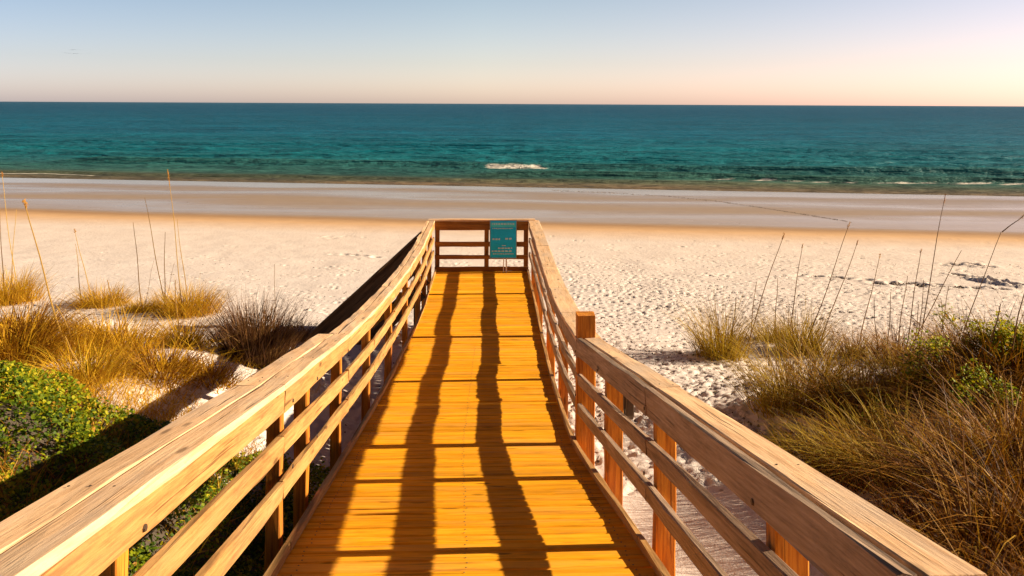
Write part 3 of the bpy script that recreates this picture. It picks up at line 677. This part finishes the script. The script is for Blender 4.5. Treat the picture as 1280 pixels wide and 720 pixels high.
# green ground cover on the left
n = 300000; x = rng.uniform(-7.5, -1.42, n); y = rng.uniform(1.2, 9.2, n)
edge = 8.0 + .30*(x+3) + .5*ss(x, -3.2, -2) + (fbm(x*.9, y*.9, 3, 1)-.5)*2.2
k_ = (rng.random(n) < ss(edge-y, 0, .9)*(.50+.50*ss(fbm(x*1.6, y*1.6, 3, 7), .36, .52)))
x = x[k_]; y = y[k_]; edge = edge[k_]
mound = (.03+.30*ss(fbm(x*1.9+9, y*1.9, 3, 2), .34, .66))*(1-.7*ss(y-edge, -2, 0))*np.clip((-x-1.2)/.8, .2, 1)
z = ground(x, y) + mound*np.sqrt(rng.random(len(x)))
ti = np.clip(rng.normal(.52, .20, len(x)) + 1.1*(fbm(x*1.2, y*1.2, 3, 5)-.5) + .25*(rng.random(len(x)) < .12), 0, 1)
print('cover leaves', len(x))
tag(leaves(np.stack([x, y, z], 1), rng.uniform(.008, .024, len(x)), ti, 'ground_cover', M_green), 'dense small leafed green ground cover left of the boardwalk', 'ground cover', kind='stuff')
# leafy bushes and vines on the right
def bush(name, label, px, py, rx, rz, n, tb, dy=0, sz=.02):
    p = at_ground(px, py); p.y += dy; zb = gz(p.x, p.y); ro = empty(name, (p.x, p.y, zb)); tag(ro, label, 'bush' if name == 'leafy_bush' else 'vine')
    nc_ = 14 if n < 3000 else 46
    cs = [(rng.normal(0, rx*.45), rng.normal(0, rx*.4), rng.uniform(.3, 1)*rz) for _ in range(nc_)]
    pts = []
    for (a, b, c) in cs:
        m_ = n//nc_; q = rng.normal(0, 1, (m_, 3)); q /= np.linalg.norm(q, axis=1)[:, None]; q *= (rng.random(m_)**.5)[:, None]*rng.uniform(.09, .18)
        pts.append(q+np.array([p.x+a, p.y+b, zb+c]))
    P0 = np.concatenate(pts); leaves(P0, rng.uniform(.7, 1.3, len(P0))*sz, np.clip(rng.normal(.58+tb, .16, len(P0)), 0, 1), 'leaves', M_green, ro)
    V = []; Fc = []
    for (a, b, c) in cs:
        v, f_ = tube([(p.x+a*.2, p.y+b*.2, zb-.05), (p.x+a*.6, p.y+b*.6, zb+c*.55), (p.x+a, p.y+b, zb+c)], [.008, .006, .003], 4); o_ = len(V); V += v; Fc += [tuple(i+o_ for i in q) for q in f_]
    link('stems', V, Fc, M_twig, ro, {'tint': ('FLOAT', np.full(len(V), .5))})
bush('leafy_bush', 'yellow green leafy bush at the right edge on top of the dune', 1258, 462, .62, .50, 5000, .16)
bush('vine', 'bright green vine sprawling over brown grass in mid dune', 1150, 512, .34, .80, 700, .1)
bush('vine', 'yellow green vine trailing down through the lower right grass', 1228, 560, .34, .78, 900, .05, sz=.017)
bush('vine', 'small green sprig beside the straw at the right edge of the dune', 1165, 452, .22, .5, 300, .0)
bush('vine', 'low olive leaves at the foot of the golden mound', 1100, 548, .25, .5, 300, .15, sz=.015)

# seaweed and shell bits; the dark lumps also stand in for footprint shade
pts = []
while len(pts) < 11000:
    y = rng.uniform(9, 27); x = rng.uniform(-.7*y-1, .7*y+1)
    d_ = np.interp(y, [9, 12, 20, 24, 27], [.5, 1, .9, .25, .03])*(.1+1.2*ss(vn(x*.5, y*.8, 5), .35, .8))
    if x < -1.2: d_ *= .22
    if abs(x) < 1.2: continue
    if rng.random() < d_: pts.append((x, y, rng.uniform(.013, .034)))
for (x0, y0, x1, y1, n) in ((1095, 354, 1150, 356, 70), (1150, 357, 1258, 363, 80), (1190, 331, 1235, 333, 55), (1185, 341, 1225, 350, 40), (1222, 349, 1285, 360, 170), (1003, 345, 1085, 349, 40)):
    a = at_ground(x0, y0); c_ = at_ground(x1, y1)
    for i in range(n): f_ = rng.random(); pts.append((a.x+(c_.x-a.x)*f_, a.y+(c_.y-a.y)*f_+rng.normal(0, .10), rng.uniform(.03, .06)))
far = [(690, 238), (760, 241), (830, 245), (900, 252), (960, 261), (1010, 269), (1060, 277)]
for (p, q) in zip(far[:-1], far[1:]):
    a = at_ground(*p); c_ = at_ground(*q)
    for i in range(150): f_ = rng.random(); pts.append((a.x+(c_.x-a.x)*f_, a.y+(c_.y-a.y)*f_+rng.normal(0, .2), rng.uniform(.02, .045)))
pts = np.array(pts); n = len(pts); zz = ground(pts[:, 0], pts[:, 1]); rr_ = pts[:, 2]
V = np.zeros((n, 6, 3)); a0 = rng.uniform(0, 6.28, n)
for i in range(5):
    q = a0+i*2*np.pi/5; k_ = rr_*rng.uniform(.6, 1.4, n)
    V[:, i, 0] = pts[:, 0]+np.cos(q)*k_; V[:, i, 1] = pts[:, 1]+np.sin(q)*k_; V[:, i, 2] = zz-.012
V[:, 5, 0] = pts[:, 0]; V[:, 5, 1] = pts[:, 1]; V[:, 5, 2] = zz+rr_*.6
b_ = np.arange(n)[:, None]*6; T = np.concatenate([np.stack([b_[:, 0]+i, b_[:, 0]+(i+1) % 5, b_[:, 0]+5], 1) for i in range(5)])
M_wr, N, L, P = newmat('wrack_print_shade'); t_ = attr(N, 'tint').outputs['Fac']
L.new(ramp(N, L, t_, [(0, (.05, .035, .03)), (.8, (.17, .12, .09)), (1, (.5, .42, .34))]), P.inputs['Base Color']); P.inputs['Roughness'].default_value = .8
tag(link_np('wrack_print_shade', V.reshape(-1, 3), T, M_wr, None, {'tint': ('FLOAT', np.repeat(rng.random(n), 6))}), 'dark bits of seaweed and shell strewn over the sand, also standing in for footprint shade', 'debris', kind='stuff')
print('done')
